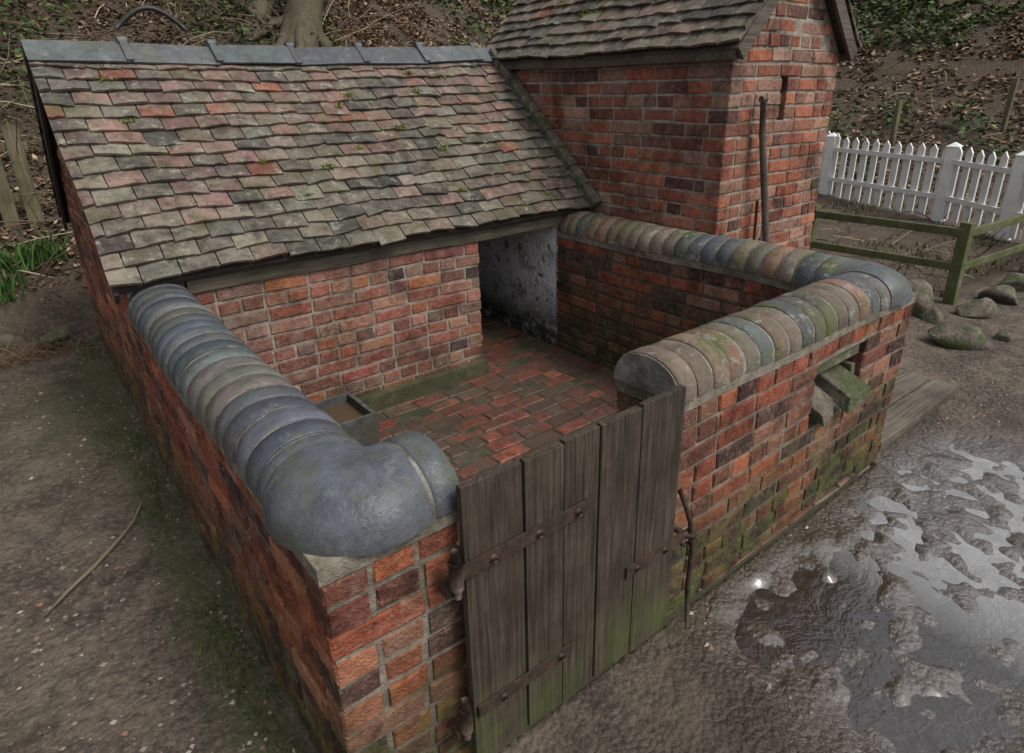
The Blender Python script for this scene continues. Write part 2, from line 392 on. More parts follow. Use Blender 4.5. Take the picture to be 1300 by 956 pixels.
# ================= STY BUILDING =================
st=empty('pigsty_building',True)
ey,ez,ry,rz=2.60,1.275,4.02,2.53
def roofz(y): return ez-.05+(rz-ez)/(ry-ey)*( (y-ey) if y<ry else (2*ry-ey-y))
a=MBd()
sl=(rz-ez)/(ry-ey)
def lim(z):
    if z<1.2: return (0,YB-D)
    k=ey+(z-ez+.05)/sl-D+.03
    return (max(0,k),YB-D-max(0,k))
brick_face(a,(0,D,0),Y,-X,YB-D,ZB,ZB+26*RH,PAL_RED,lim=lim,ce=0)
a.make('gable_brickwork',MB_OUT,st)
a=MBd(); brick_face(a,(T,D,0),X,-Y,XD-T,ZB,H+RH,PAL_WORN,ce=0,hdr=.5)
a.make('front_brickwork',MB_BF,st)
a=MBd(); brick_face(a,(0,YB,0),X,Y,W,ZB,H+RH,PAL_RED,cs=1); brick_face(a,(XD,D,0),Y,X,.28,ZB,H+RH,PAL_WORN,cs=1,ce=0)
a.make('rear_brickwork',MB_OUT,st)
def gable_prism(mb,xa,xb,z0=-.1,y0=D):
    ysn=np.linspace(y0,YB-.01,25)
    # columns so that the wall can follow the warp
    for q in range(24):
        ya,yb=float(ysn[q]),float(ysn[q+1])
        ta=min(roofz(ya)-.03,rz-.09); tb=min(roofz(yb)-.03,rz-.09)
        for zs in range(6):
            z_a0=z0+(ta-z0)*zs/6; z_a1=z0+(ta-z0)*(zs+1)/6; z_b0=z0+(tb-z0)*zs/6; z_b1=z0+(tb-z0)*(zs+1)/6
            mb.add([(xa,ya,z_a0),(xa,yb,z_b0),(xa,yb,z_b1),(xa,ya,z_a1)],[(3,2,1,0)])
            mb.add([(xb,ya,z_a0),(xb,yb,z_b0),(xb,yb,z_b1),(xb,ya,z_a1)],[(0,1,2,3)])
        mb.add([(xa,ya,ta),(xa,yb,tb),(xb,yb,tb),(xb,ya,ta)],[(0,1,2,3)])
    for yy in (y0,YB-.01):
        t_=roofz(yy)-.03; mb.add([(xa,yy,z0),(xb,yy,z0),(xb,yy,t_),(xa,yy,t_)],[(0,1,2,3)])
a=MBd(); gable_prism(a,g,T-g); a.box((T-g,D+g,-.1),(XD-g,D+.27,1.17))
a.box((T-g,YB-.25,-.1),(W,YB-g-.003,1.2))
a.make('mortar_core',MML,st)
a=MBd(); gable_prism(a,W-T,W+.02,-.1,D+.002); a.make('whitewashed_wall',MWW,st)
a=MBd(); a.box((T,YB-.27,0),(W-T,YB-.252,1.2)); a.make('rear_inner_wall',MWW,st)
a=MBd(); a.box((T+.0,D-.075,.02),(XD+.0,D+.01,.15)); a.make('plinth',mat_mortar('plinth_mortar',(.17,.16,.10),.4,.6),st)
a=MBd(); a.box((T-.0,D-.02,H+RH+.002),(W-T+.05,D+.12,1.235)); a.make('wall_plate_beam',MWD,st)
S=V((0,ry-ey,rz-ez)); SL=S.length; S=S.normalized(); NN=V((0,-S.z,S.y))
S2=V((0,-S.y,S.z)); N2=V((0,S.z,S.y))
dk=MBd()
for i in range(12):
    xa=-.03+i*W/12
    for q in range(6):
        dk.obox(V((xa,ey+.03,ez-.015))+S*((SL-.03)*q/6),(W/12,0,0),S*((SL-.03)/6),NN*-.03)
        dk.obox(V((xa,2*ry-ey-.03,ez-.015))+S2*((SL-.03)*q/6),(W/12,0,0),S2*((SL-.03)/6),N2*-.03)
for q in range(6):
    dk.obox(V((-.055,ey+.01,ez-.03))+S*(SL*q/6),(.022,0,0),S*(SL/6),NN*-.085); dk.obox(V((-.055,2*ry-ey-.01,ez-.03))+S2*(SL*q/6),(.022,0,0),S2*(SL/6),N2*-.085)
dk.make('roof_timbers',MDK,st)
TP_TOP=[((.22,.14,.115),4),((.28,.175,.145),3),((.13,.10,.088),3),((.32,.14,.09),1.0),((.21,.185,.155),2)]
TP_BOT=[((.205,.175,.135),4),((.145,.13,.105),3),((.24,.18,.14),1.8),((.10,.093,.082),2.5),((.27,.225,.17),1.5)]
def tiles(mb,O,A,S,Nn,L,SLn,gauge,tw):
    O,A=V(O),V(A); rows=int(SLn/gauge)+1
    flip=A.cross(S).dot(Nn)<0
    for r in range(rows):
        s0=r*gauge; s1=min(s0+gauge*1.7,SLn); off=(r%2)*tw*.5+R.uniform(-.02,.02)
        c=-off-.03
        rowj=R.uniform(-.004,.004)
        while c<L-.02:
            w=tw*R.uniform(.95,1.05); a0=max(c,0); a1=min(c+w-.007,L)
            if a1-a0>.03:
                sj=R.uniform(-.008,.008)+rowj+.005*math.sin(c*3+r)
                if R.random()<.025: sj-=.035
                rot=R.uniform(-.013,.013); lift=R.uniform(0,.009); th=R.uniform(.015,.022)
                col=pick(TP_TOP if R.random()<(s0/SLn)*.75+.1 else TP_BOT)
                vs=[]; cols=4
                for q in range(cols+1):
                    f=q/cols; aa=a0+(a1-a0)*f; cam=.007*(1-(2*f-1)**2)
                    chip=R.uniform(-.003,.003)+(R.uniform(0,.014) if R.random()<.08 else 0)
                    lo=O+A*aa+S*(s0+sj+rot*(f-.5)*2+chip); hi=O+A*aa+S*s1
                    vs+=[lo+Nn*(.016+lift+cam),lo+Nn*(.016+th+lift+cam),hi+Nn*(.004+cam*.6),]
                fs=[]
                for q in range(cols):
                    k=q*3; fs+=[(k,k+3,k+4,k+1),(k+1,k+4,k+5,k+2)]
                k=cols*3; fs+=[(0,1,2),(k,k+2,k+1)]
                if flip: fs=[f[::-1] for f in fs]
                mb.add(vs,fs,col)
            c+=w
tl=MBd()
tiles(tl,(-.07,ey,ez),X,S,NN,W+.04,SL,.114,.205)
tiles(tl,(-.07,2*ry-ey,ez),X,S2,N2,W+.04,SL,.114,.205)
tl.make('roof_tiles',MT,st)
rt=MBd(); L0=-.08; Lt=(W+.05)/6.3
for i in range(7):
    x0=L0+i*Lt; x1=min(x0+Lt,W+.0)
    col=pick([((.115,.13,.14),3),((.15,.165,.17),2),((.08,.09,.10),1)])
    dz=R.uniform(-.008,.008)
    for s_,n_ in ((S,NN),(S2,N2)):
        top=V((x0+.006,ry,rz+.055+dz)); 
        rt.obox(top,V((x1-x0-.01,0,R.uniform(-.01,.01))),-s_*.19,n_*.018*1.0,col,.002)
    if i>0: rt.tube([(x0-.035,ry,rz+.075+dz),(x0+.03,ry,rz+.078+dz)],.028,8,col)
    for s_,n_ in ((S,NN),(S2,N2)):
        if i>0: rt.obox(V((x0-.03,ry,rz+.062+dz)),V((.05,0,0)),-s_*.19,n_*.028,col,.002)
rt.make('ridge_tiles',MC,st,.004)
a=MBd()
for i in range(12):
    for s_,n_ in ((S,NN),(S2,N2)): a.obox((-.03+i*W/12,ry,rz-.02),(W/12,0,0),-s_*.15,n_*.045)
a.make('ridge_mortar',MM,st)
a=MBd()
for k in range(9):
    a.obox(V((W-.07,ey-.03,ez-.0))+S*(k*SL/9),(.09,0,0),S*(SL/9-.006),NN*.085,j=.004)
a.make('verge_kerb_stones',MRK,st,.012)

# ================= OUTBUILDING =================
ob=empty('brick_outbuilding',True)
xr=(BX0+BX1)/2; slp=.98; zr=BZ+.06+(xr-BX0+.1)*slp
a=MBd()
slot=(4.23-BX0,4.31-BX0,1.98,2.27)
def limg(z):
    k=max(0,(z-BZ+.02)/slp); return (k,BX1-BX0-k)
z0=BZ-26*RH
brick_face(a,(BX0,BY1,0),-Y,-X,BY1-BY0,z0,BZ,PAL_A,ce=1)
brick_face(a,(BX0,BY0,0),X,-Y,BX1-BX0,z0,BZ+8*RH,PAL_A,cs=0,ce=0,holes=[slot],lim=limg)
brick_face(a,(BX1,BY0,0),Y,X,BY1-BY0,z0,BZ,PAL_A,cs=1,ce=1)
brick_face(a,(BX0,BY1,0),X,Y,BX1-BX0,z0,BZ+8*RH,PAL_A,ce=0,lim=limg)
a.make('brickwork',MB_A,ob)
a=MBd(); a.box((BX0+g,BY0+.2,-.1),(BX1-g,BY1-g,BZ)); 
a.box((BX0+g,BY0+g,-.1),(4.23-g,BY0+.21,BZ-.003)); a.box((4.31+g,BY0+g,-.1),(BX1-g,BY0+.21,BZ-.003)); a.box((4.23-g,BY0+g,-.1),(4.31+g,BY0+.21,1.975)); a.box((4.23-g,BY0+g,2.275),(4.31+g,BY0+.21,BZ-.003))
vs=[];pr=[(BX0+g,BZ-.006),(BX1-g,BZ-.006),(xr,zr-.13)]
for y in (BY0+g,BY1-g): vs+=[(x,y,z) for x,z in pr]
a.add(vs,[(0,1,2),(5,4,3),(0,3,4,1),(1,4,5,2),(2,5,3,0)])
a.make('mortar_core',MML,ob)
a=MBd(); a.box((4.232,BY0+.16,1.98),(4.308,BY0+.195,2.27)); a.make('slot_painted_shade',MDK,ob)  # dark panel added to stand in for the shade inside the slot
ex0=BX0-.1; ezz=BZ+.0
Sa=V((xr-ex0,0,zr-ezz)); SaL=Sa.length; Sa.normalize(); Na=V((-Sa.z,0,Sa.x)); Sb=V((-Sa.x,0,Sa.z)); Nb=V((Sa.z,0,Sa.x))
yv0,yv1=BY0-.1,BY1+.09; ex1=2*xr-ex0
a=MBd(); tiles(a,(ex0,yv0,ezz),Y,Sa,Na,yv1-yv0,SaL,.114,.205); tiles(a,(ex1,yv0,ezz),Y,Sb,Nb,yv1-yv0,SaL,.114,.205); a.make('roof_tiles',MT,ob)
a=MBd()
a.obox((ex0+.02,yv0+.03,ezz-.012),(0,yv1-yv0-.06,0),Sa*(SaL-.03),Na*-.03); a.obox((ex1-.02,yv0+.03,ezz-.012),(0,yv1-yv0-.06,0),Sb*(SaL-.03),Nb*-.03)
for y in (yv0+.01,yv1-.035):
    a.obox((ex0+.01,y,ezz-.01),(0,.025,0),Sa*SaL,Na*-.10); a.obox((ex1-.01,y,ezz-.01),(0,.025,0),Sb*SaL,Nb*-.10)
a.box((ex0+.03,yv0+.05,ezz-.075),(BX0-.004,yv1-.05,ezz-.02)); a.box((BX1+.004,yv0+.05,ezz-.075),(ex1-.03,yv1-.05,ezz-.02))
a.make('bargeboards_and_eaves',MWD,ob)
a=MBd()
for i in range(6):
    y=yv0+i*(yv1-yv0)/6
    for s_,n_ in ((Sa,Na),(Sb,Nb)): a.obox((xr,y,zr+.05),(0,(yv1-yv0)/6-.008,0),-s_*.18,n_*.02,(.11,.13,.15),.003)
a.make('ridge_tiles',MC,ob)
mv=[];mc=[]
def mossclump(c,S_,A_,N_,r,n):
    for i in range(n):
        aa=R.gauss(0,r*1.3); ss=R.gauss(0,r*.6); p=V(c)+A_*aa+S_*ss+N_*(.028+max(0,.028-abs(aa)*.12-abs(ss)*.2)*R.random()); s_=R.uniform(.005,.011)
        d=V((R.uniform(-1,1),R.uniform(-1,1),R.uniform(0,1))).normalized()*s_; e=V((R.uniform(-1,1),R.uniform(-1,1),R.uniform(0,1))).normalized()*s_
        mv.extend([p-d,p+e,p+d,p-e]); k=R.uniform(.7,1.3); mc.extend([(.15*k,.17*k,.03*k)]*4)
for y,s_ in ((3.0,.62),(3.2,.66),(2.7,.64),(2.2,.55),(3.35,.6),(2.95,.45),(2.4,.7),(2.85,.6),(2.6,.58)): mossclump(V((ex0,y,ezz))+Sa*s_,Sa,Y,Na,.06,380)
for i in range(16): mossclump(V((R.uniform(0,3.4),ey,ez-.006))+S*R.uniform(.1,1.7),S,X,NN,.018,50)
npmesh('roof_moss',MLF,[tuple(p) for p in mv],np.arange(len(mv)).reshape(-1,4),mc,parent=ob)

# ================= GATE =================
gt=empty('wooden_gate')
a=MBd(); edges=[.405,.635,.80,.965,1.165,1.40]
for i in range(5):
    t=1.205+R.uniform(-.006,.006)+(.0 if i<4 else .012); b0=.085+R.uniform(-.01,.01)
    a.box((edges[i]+.003,-.068+R.uniform(-.003,.003),b0),(edges[i+1]-.003,-.04,t),j=.003)
a.make('planks',MG,gt,.003)
a=MBd()
for z in (.30,.52,.92): a.box((.43,-.038,z-.05),(1.38,-.008,z+.05),j=.001)
a.make('ledges',MWD,gt,.004)
a=MBd()
def strap(x0,x1,z,t=.05,s=0):
    a.obox((x0,-.081,z-t/2),(x1-x0,0,s),(0,.009,0),(0,0,t))
strap(.38,.905,.93,.05,.0); strap(.42,.83,.34,.045); strap(1.115,1.45,.52,.05)
for x,z in ((.5,.93),(.68,.93),(.85,.93),(.52,.34),(.78,.34),(1.17,.52),(1.33,.52)):
    a.tube([(x,-.082,z),(x,-.096,z)],[.014,.009],8)
for z in (.93,.34):
    a.tube([(.375,-.07,z-.05),(.375,-.07,z+.045)],.022,10); a.tube([(.375,-.07,z-.085),(.375,-.07,z+.085)],.013,8)
    a.box((.345,-.06,z-.085),(.4,-.012,z-.055),j=.001)
a.tube([(1.49+.045*math.cos(t),-.075,.50+.035*math.sin(t)) for t in [i*math.pi/7 for i in range(15)]],.009,6)
a.tube([(1.47,-.005,.52),(1.47,-.08,.52),(1.5,-.1,.51)],.014,6)
a.tube([(1.44,-.05,.74),(1.45,-.075,.68),(1.485,-.085,.58),(1.50,-.095,.45),(1.487,-.10,.25),(1.48,-.12,.06)],[.011,.011,.012,.012,.012,.009],7)
a.make('strap_hinges_and_latch',MIR,gt)

# ================= TROUGH =================
tr=empty('feeding_trough')
a=MBd(); x0,x1,y0,y1,h=.70,1.19,2.17,2.60,.27
a.box((x0,y0,.03),(x1,y1,.06)); a.box((x0,y0,.06),(x0+.03,y1,h)); a.box((x1-.03,y0,.06),(x1,y1,h)); a.box((x0+.03,y0,.06),(x1-.03,y0+.03,h)); a.box((x0+.03,y1-.03,.06),(x1-.03,y1,h))
a.make('stone_sides',mat_mortar('trough_stone',(.13,.135,.135),.05,.6),tr)
a=MBd(); a.box((x0+.03,y0+.03,.07),(x1-.03,y1-.03,h-.06)); a.make('dirty_water',MTR,tr)

# ================= misc near =================
a=MBd(); a.tube([(3.90,1.30,2.12),(3.92,1.29,1.9),(4.06,1.24,1.1),(4.17,1.16,0)],[.02,.024,.026,.026],8)
a.box((4.08,1.24,.0),(4.28,1.28,.28)); a.tube([(3.87,1.30,2.13),(3.93,1.30,2.13)],.022,6)
a.tube([(4.02,1.33,1.42),(4.05,1.33,.9),(4.06,1.32,0)],.012,6)
a.make('long_handled_shovel',MWD)
a=MBd(); 
for i in range(3): a.box((3.64,.03+i*.19,.01),(4.92+R.uniform(-.02,.02),.03+i*.19+.183,.08),j=.005)
a.make('wooden_boards',MBO,None,.006)
a=MBd(); pp=[(-.72,1.82),(-.62,1.92),(-.5,2.05),(-.36,2.2),(-.27,2.34),(-.2,2.5)]
a.tube([(x,y,.015+.01*(i%2)) for i,(x,y) in enumerate(pp)],[.006,.009,.010,.010,.008,.006],6,(.2,.16,.11)); a.make('fallen_stick',MTW)

# ================= GROUND =================
def vn(x,y,sc,seed=0):
    x=x*sc+1000;y=y*sc+1000; xi=np.floor(x).astype(np.int64);yi=np.floor(y).astype(np.int64);fx=x-xi;fy=y-yi
    fx=fx*fx*(3-2*fx);fy=fy*fy*(3-2*fy)
    def hsh(a,b):
        n=(a*374761393+b*668265263+seed*974634777)&0xffffffff; n=((n^(n>>13))*1274126177)&0xffffffff
        return ((n^(n>>16))&0xffff)/65535.
    return (hsh(xi,yi)*(1-fx)+hsh(xi+1,yi)*fx)*(1-fy)+(hsh(xi,yi+1)*(1-fx)+hsh(xi+1,yi+1)*fx)*fy
def fbm(x,y,sc,o=4,seed=0):
    s=0;a=.5;t=0
    for k in range(o): s=s+a*vn(x,y,sc*2**k,seed+k*7);t+=a;a*=.55
    return s/t
def bankh(x,y):
    s1=y-5.9-.6*np.maximum(0,x-4.5); s2=.9*(x-13.6)+.3*(y-2)
    h1=np.interp(s1,[0,.35,.9,3,6,12,25,60],[0,.72,1.02,1.75,3.5,7.2,12,18])
    h2=np.interp(s2,[0,1,3,6,12,20,60],[0,.25,.95,2.1,5.2,9,16])
    return np.maximum(h1,h2)
def wetm(x,y):
    dx=(x-3.05)/1.6; dy=(y+.70-.10*(x-3))/.60
    d=np.sqrt(dx*dx+dy*dy)+ .5*(fbm(x,y,2.2,3,5)-.5)
    d2=np.sqrt(((x-2.15)/.62)**2+((y+.36)/.34)**2)+.35*(fbm(x,y,3,3,15)-.5)
    return np.clip((1.15-np.minimum(d,d2))/.4,0,1)
def gh(x,y):
    b=bankh(x,y); w=wetm(x,y)
    h=.03*(fbm(x,y,1.1,3,1)-.5)+.016*(fbm(x,y,9,3,2)-.5)
    wx=x+.12*(fbm(x,y,3,2,40)-.5); wy=y+.12*(fbm(x,y,3,2,41)-.5)
    rid=np.abs(fbm(wx,wy,3.6,3,9)-.5)*2; rid2=np.abs(fbm(wx,wy,9,2,19)-.5)*2
    h=h+w*(-.042+.055*rid+.030*rid2+.012*(fbm(x,y,20,2,12)-.5))
    h=h-.028*np.clip(1.2-np.sqrt(((x-2.15)/.45)**2+((y+.36)/.25)**2),0,1)
    h=h+ b+np.clip(b,0,1)*.35*(fbm(x,y,1.3,4,3)-.5)
    inside=((x>.05)&(x<3.52)&(y>.05)&(y<5.3))|((x>3.62)&(x<5)&(y>1.4)&(y<4))|((x>.1)&(x<3.5)&(y>-.01)&(y<.3))
    h=np.where(inside,-.06,h); return h
def axis(a0,a1,st,far,gr=1.12):
    mid=list(np.arange(a0,a1+1e-6,st)); l=[];c=a0;s=st
    while c>-far: s*=gr;c-=s;l.append(c)
    r=[];c=a1;s=st
    while c<far: s*=gr;c+=s;r.append(c)
    return np.array(l[::-1]+mid+r)
xs=axis(-1.6,5.4,.022,90); ys=axis(-1.8,1.0,.022,90,1.08)
GX,GY=np.meshgrid(xs,ys); GZ=gh(GX,GY)
nx,ny=len(xs),len(ys)
i=np.arange(nx-1)[None,:]+nx*np.arange(ny-1)[:,None]
F=np.stack([i,i+1,i+1+nx,i+nx],-1).reshape(-1,4)
w=wetm(GX,GY)
damp=np.clip(1-np.hypot((GX-2.6)/3.4,(GY+.9)/1.7),0,1)
moss=np.exp(-((GX+.12)/.13)**2)*(GY>-.3)*(GY<5.6)*.9+np.exp(-((GY+.08)/.09)**2)*(GX>1.4)*(GX<3.8)*.6+np.exp(-((GX+.45)/.3)**2-((GY-4.2)/1.0)**2)*.7
bk=np.clip(bankh(GX,GY)*2,0,1)+ ((GX>7.3)&(GY>.9))*.5
cc=np.stack([w,np.clip(moss,0,1),np.clip(bk,0,1),np.clip(damp*1.8,0,1)],-1).reshape(-1,4)
m=N('ground_soil'); at=m.n.new('ShaderNodeAttribute'); at.attribute_name='Col'; sp=m.sep(at.outputs['Color']); dampS=at.outputs['Alpha']
n1=m.sep(m.noise(2.4,4,.75,None,.2,True)); n2=m.sep(m.noise(26,4,.8,None,0,True))
c=m.mix(m.rng(n1[0],.38,.62),(.055,.041,.031),(.165,.128,.096))
c=m.mix(m.rng(n2[0],.5,.66,0,.8),c,(.22,.18,.14))
c=m.mix(m.rng(n2[1],.5,.64,0,.75),c,(.035,.028,.022))
c=m.mix(m.math('MULTIPLY',sp[1],m.rng(n2[2],.40,.55)),c,(.08,.10,.03))
c=m.mix(m.rng(n1[1],.58,.72,0,.4),c,(.07,.078,.033))
c=m.mix(m.math('MULTIPLY',dampS,m.rng(n1[2],.35,.6,.5,.95)),c,(.042,.030,.021))
c=m.mix(sp[0],c,m.mix(n2[0],(.035,.025,.017),(.095,.072,.05)))
bc=m.mix(m.rng(n2[1],.4,.62),(.028,.02,.014),(.12,.085,.055)); bc=m.mix(m.rng(n1[1],.54,.68,0,.45),bc,(.05,.06,.022))
c=m.mix(sp[2],c,bc)
r=m.math('MULTIPLY_ADD',sp[0],-.68); r.node.inputs[2].default_value=.92
r2=m.math('SUBTRACT',r,m.math('MULTIPLY',dampS,m.rng(n1[2],.38,.56,.12,.62)))
r3=m.math('MAXIMUM',r2,.17)
hh=m.math('ADD',n2[2],m.math('MULTIPLY',m.vor(38),-.5))
mg=m.out(c,r3,m.bump(hh,.8,.025),spec=m.rng(sp[0],0,1,.4,1.0))
m.put(m.b.inputs['Coat Weight'],m.math('MULTIPLY',sp[0],.9)); m.b.inputs['Coat Roughness'].default_value=.15; m.b.inputs['Coat IOR'].default_value=1.85
npmesh('ground',mg,np.stack([GX,GY,GZ],-1),F,cc,True)
a=MBd(); P=[]
for k in range(48):
    t=2*math.pi*k/48; P.append((2.85+1.85*math.cos(t),-.68+.70*math.sin(t)+.10*1.6*math.cos(t),-.027))
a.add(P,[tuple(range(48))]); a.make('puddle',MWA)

def rock(mb,c,r,col=(.3,.3,.3)):
    import bmesh
    bm=bmesh.new(); bmesh.ops.create_icosphere(bm,subdivisions=3,radius=1)
    sd=[V([R.uniform(-1,1) for _ in range(3)]).normalized() for _ in range(11)]; dd=[R.uniform(.45,.85) for _ in sd]
    rot=Matrix.Rotation(R.uniform(0,6.28),3,'Z')
    vs=[]
    for v in bm.verts:
        p=v.co.copy()
        for s_,d_ in zip(sd,dd):
            q=p.dot(s_)
            if q>d_: p-=s_*(q-d_)*.95
        p=rot@V((p.x*r[0],p.y*r[1],p.z*r[2])); vs.append(p+V(c))
    fs=[tuple(v.index for v in f.verts) for f in bm.faces]; bm.free()
    mb.add(vs,fs,col,True)
def ghs(x,y): return float(gh(np.array([x]),np.array([y]))[0])
a=MBd()
for x,y,s in [(6.1,.45,.28),(6.55,.85,.14),(7.05,.62,.2),(6.75,1.2,.36),(7.75,.6,.2),(8.3,.65,.2),(9.1,.6,.22),(5.65,.8,.1),(6.45,.2,.09)]:
    rock(a,(x,y,s*.22),(s*1.1,s*.8,s*.75))
for i in range(9):
    x=-.3-i*.42+R.uniform(-.05,.05); s=R.uniform(.2,.3); rock(a,(x,5.98+R.uniform(-.06,.06),s*.3+.02),(s,s*.6,s*.7))
a.make('kerb_stones',MRK)
n=14000; gx=np.where(RN.random(n)<.55,RN.uniform(-2.6,-.02,n),RN.uniform(1.5,6.8,n)); gy=np.where(gx<0,RN.uniform(-1.2,5.7,n),RN.uniform(-1.8,-.04,n))
s=.003+.013*RN.random(n)**3; keep=(wetm(gx,gy)<.3)&(fbm(gx,gy,1.5,3,77)+RN.random(n)*.4>.62); gx,gy,s=gx[keep],gy[keep],s[keep]; n=len(gx); gz=gh(gx,gy)+s*.2
dirs=np.array([[1,0,0],[0,1,0],[-1,0,0],[0,-1,0],[0,0,.7],[0,0,-.8]])
vs=np.stack([gx,gy,gz],-1)[:,None,:]+dirs[None]*s[:,None,None]*RN.uniform(.6,1.4,(n,6,1))
tri=np.array([[0,1,4],[1,2,4],[2,3,4],[3,0,4],[1,0,5],[2,1,5],[3,2,5],[0,3,5]])
F=(tri[None]+6*np.arange(n)[:,None,None]).reshape(-1,3)
base=np.array([[.25,.21,.17],[.14,.115,.09],[.36,.32,.27],[.10,.08,.06],[.24,.14,.095]])[RN.choice(5,n,p=[.3,.3,.1,.18,.12])]
npmesh('gravel',MGR,vs,F,np.repeat(base,6,axis=0))

# ================= FENCES =================
def picket(mb,x,y,dx,dy,z0,z1,w,th):
    u=V((dx,dy,0)).normalized(); n=V((-u.y,u.x,0)); O=V((x,y,0))
    pr=[(-w/2,z0),(w/2,z0),(w/2,z1-w*.6),(0,z1),(-w/2,z1-w*.6)]
    vs=[O+u*a_+Z*b_ for a_,b_ in pr]+[O+u*a_+Z*b_+n*th for a_,b_ in pr]
    mb.add(vs,[(0,1,2,3,4),(9,8,7,6,5)]+[(i,5+i,5+(i+1)%5,(i+1)%5) for i in range(5)])
wf=empty('white_picket_fence'); a=MBd(); b=MBd()
path=[V((13.2,6.6,0)),V((12.8,5.2,0)),V((11.84,2.72,0)),V((11.0,1.55,0)),V((9.9,-.2,0)),V((9.2,-1.6,0))]
for p,q in zip(path[:-1],path[1:]):
    d=(q-p); L=d.length; u=d.normalized(); n=V((-u.y,u.x,0)); k=int(L/.225)
    for i in range(k):
        c=p+u*((i+.5)*L/k); z=ghs(c.x,c.y); tl_=R.uniform(-.015,.015)
        picket(a,c.x,c.y,u.x,u.y,z+.04,z+1.2+tl_,.135,.022)
    for z in (.35,.92): b.obox(p+Z*z-n*.045,d,n*.04,Z*.08)
for p in path:
    b.box((p.x-.08,p.y-.08,-.1),(p.x+.08,p.y+.08,1.2)); 
    b.add([(p.x-.095,p.y-.095,1.2),(p.x+.095,p.y-.095,1.2),(p.x+.095,p.y+.095,1.2),(p.x-.095,p.y+.095,1.2),(p.x,p.y,1.27)],[(0,1,4),(1,2,4),(2,3,4),(3,0,4),(3,2,1,0)])
a.make('pickets',MWH,wf); b.make('posts_and_rails',MWH,wf)
rf=empty('wooden_rail_fence'); a=MBd()
pth=[V((7.1,4.2,0)),V((7.18,2.5,0)),V((7.26,.92,0)),V((9.2,.75,0)),V((11.2,.5,0))]
for p,q in zip(pth[:-1],pth[1:]):
    n=V((-(q-p).y,(q-p).x,0)).normalized()
    for z in (.36,.72): a.obox(p+Z*z-n*.06,(q-p),n*.04,Z*.085,j=.006)
for p in pth: a.box((p.x-.055,p.y-.055,-.1),(p.x+.055,p.y+.055,.86),j=.006)
a.make('posts_and_rails',MGF,rf,.008)
lf=empty('wooden_picket_fence'); a=MBd(); x=-.20
while x>-4:
    z=ghs(x,6.7); picket(a,x,6.72,1,R.uniform(-.05,.05),z-.05,2.06+R.uniform(-.05,.05),.13,.025); x-=.20
a.make('pickets',MPK,lf); a=MBd()
for z in (1.3,1.78): a.obox((-4,6.75,z),(3.9,0,0),(0,.05,0),(0,0,.08))
a.make('rails',MPK,lf)

# ================= VEGETATION =================
def onbank(x,y,m1=.05,m2=.3): return ((y-5.9-.6*np.maximum(0,x-4.5))>m1)|((.9*(x-13.6)+.3*(y-2))>m2)
def leaves(name,x,y,z,size,pal,w,up):
    n=len(x)
    d=RN.uniform(-1,1,(n,3)); d[:,2]*=.5; d/=np.linalg.norm(d,axis=1)[:,None]
    nn=RN.uniform(-1,1,(n,3)); nn[:,2]=up+RN.random(n); nn/=np.linalg.norm(nn,axis=1)[:,None]
    e=np.cross(d,nn); e/=np.linalg.norm(e,axis=1)[:,None]+1e-9
    P=np.stack([x,y,z],-1); s=size[:,None]
    vs=np.stack([P-d*s*.75,P+e*s*.45-d*s*.1,P+d*s*.75,P-e*s*.45-d*s*.1],1)
    w=np.array(w)/sum(w); c=np.array(pal)[RN.choice(len(pal),n,p=w)]*RN.uniform(.65,1.35,(n,1))
    npmesh(name,MLF,vs,np.arange(4*n).reshape(-1,4),np.repeat(c,4,axis=0))
n=150000; tt=RN.random(n)
x=np.where(tt<.45,RN.uniform(-4,11,n),np.where(tt<.8,RN.uniform(12.5,26,n),RN.uniform(6,22,n)))
y=np.where(tt<.45,5.95+11*RN.random(n)**1.3,np.where(tt<.8,RN.uniform(-4,12,n),RN.uniform(11,28,n)))
k=onbank(x,y)&(np.arctan2(x+.39,y+1.36)>-.45); x,y=x[k],y[k]; f=fbm(x,y,.6,3,21); hq=gh(x,y)
right=(x>12.5)&(y<12)
green=((f>.54)&~right)|(right&(hq>3.0)&(f>.42))|(right&(f>.68)); bare=right&(hq<2.6)&(RN.random(len(x))<.6)
dist=np.hypot(x,y); size=RN.uniform(.032,.07,len(x))*(1+np.maximum(0,dist-8)*.08)
A=green&(RN.random(len(x))<.8); B=~green&~bare
lift=RN.random(len(x))**2
leaves('ivy_undergrowth',x[A],y[A],hq[A]+lift[A]*(.2+.6*np.clip(f[A]-.5,0,.3)/.3),size[A],[(.05,.085,.022),(.085,.125,.03),(.035,.055,.02),(.13,.155,.045)],[3,2,2,.8],.5)
leaves('leaf_litter',x[B],y[B],hq[B]+lift[B]*.06,size[B],[(.18,.11,.06),(.27,.19,.12),(.08,.055,.035),(.36,.28,.19)],[3,2,3.4,.8],1.2)
n=5400; tt=RN.random(n)
x=np.where(tt<.62,RN.uniform(-4,9,n),np.where(tt<.92,RN.uniform(13.5,24,n),RN.uniform(7.6,12,n))); y=np.where(tt<.62,6.2+8*RN.random(n)**1.2,np.where(tt<.92,RN.uniform(-5,14,n),RN.uniform(1.1,5,n)))
k=(onbank(x,y,.25,.5)|(tt>=.92))&((x<10)|(RN.random(n)<.8)); x,y=x[k],y[k]; zz_=gh(x,y)
tw=MBd()
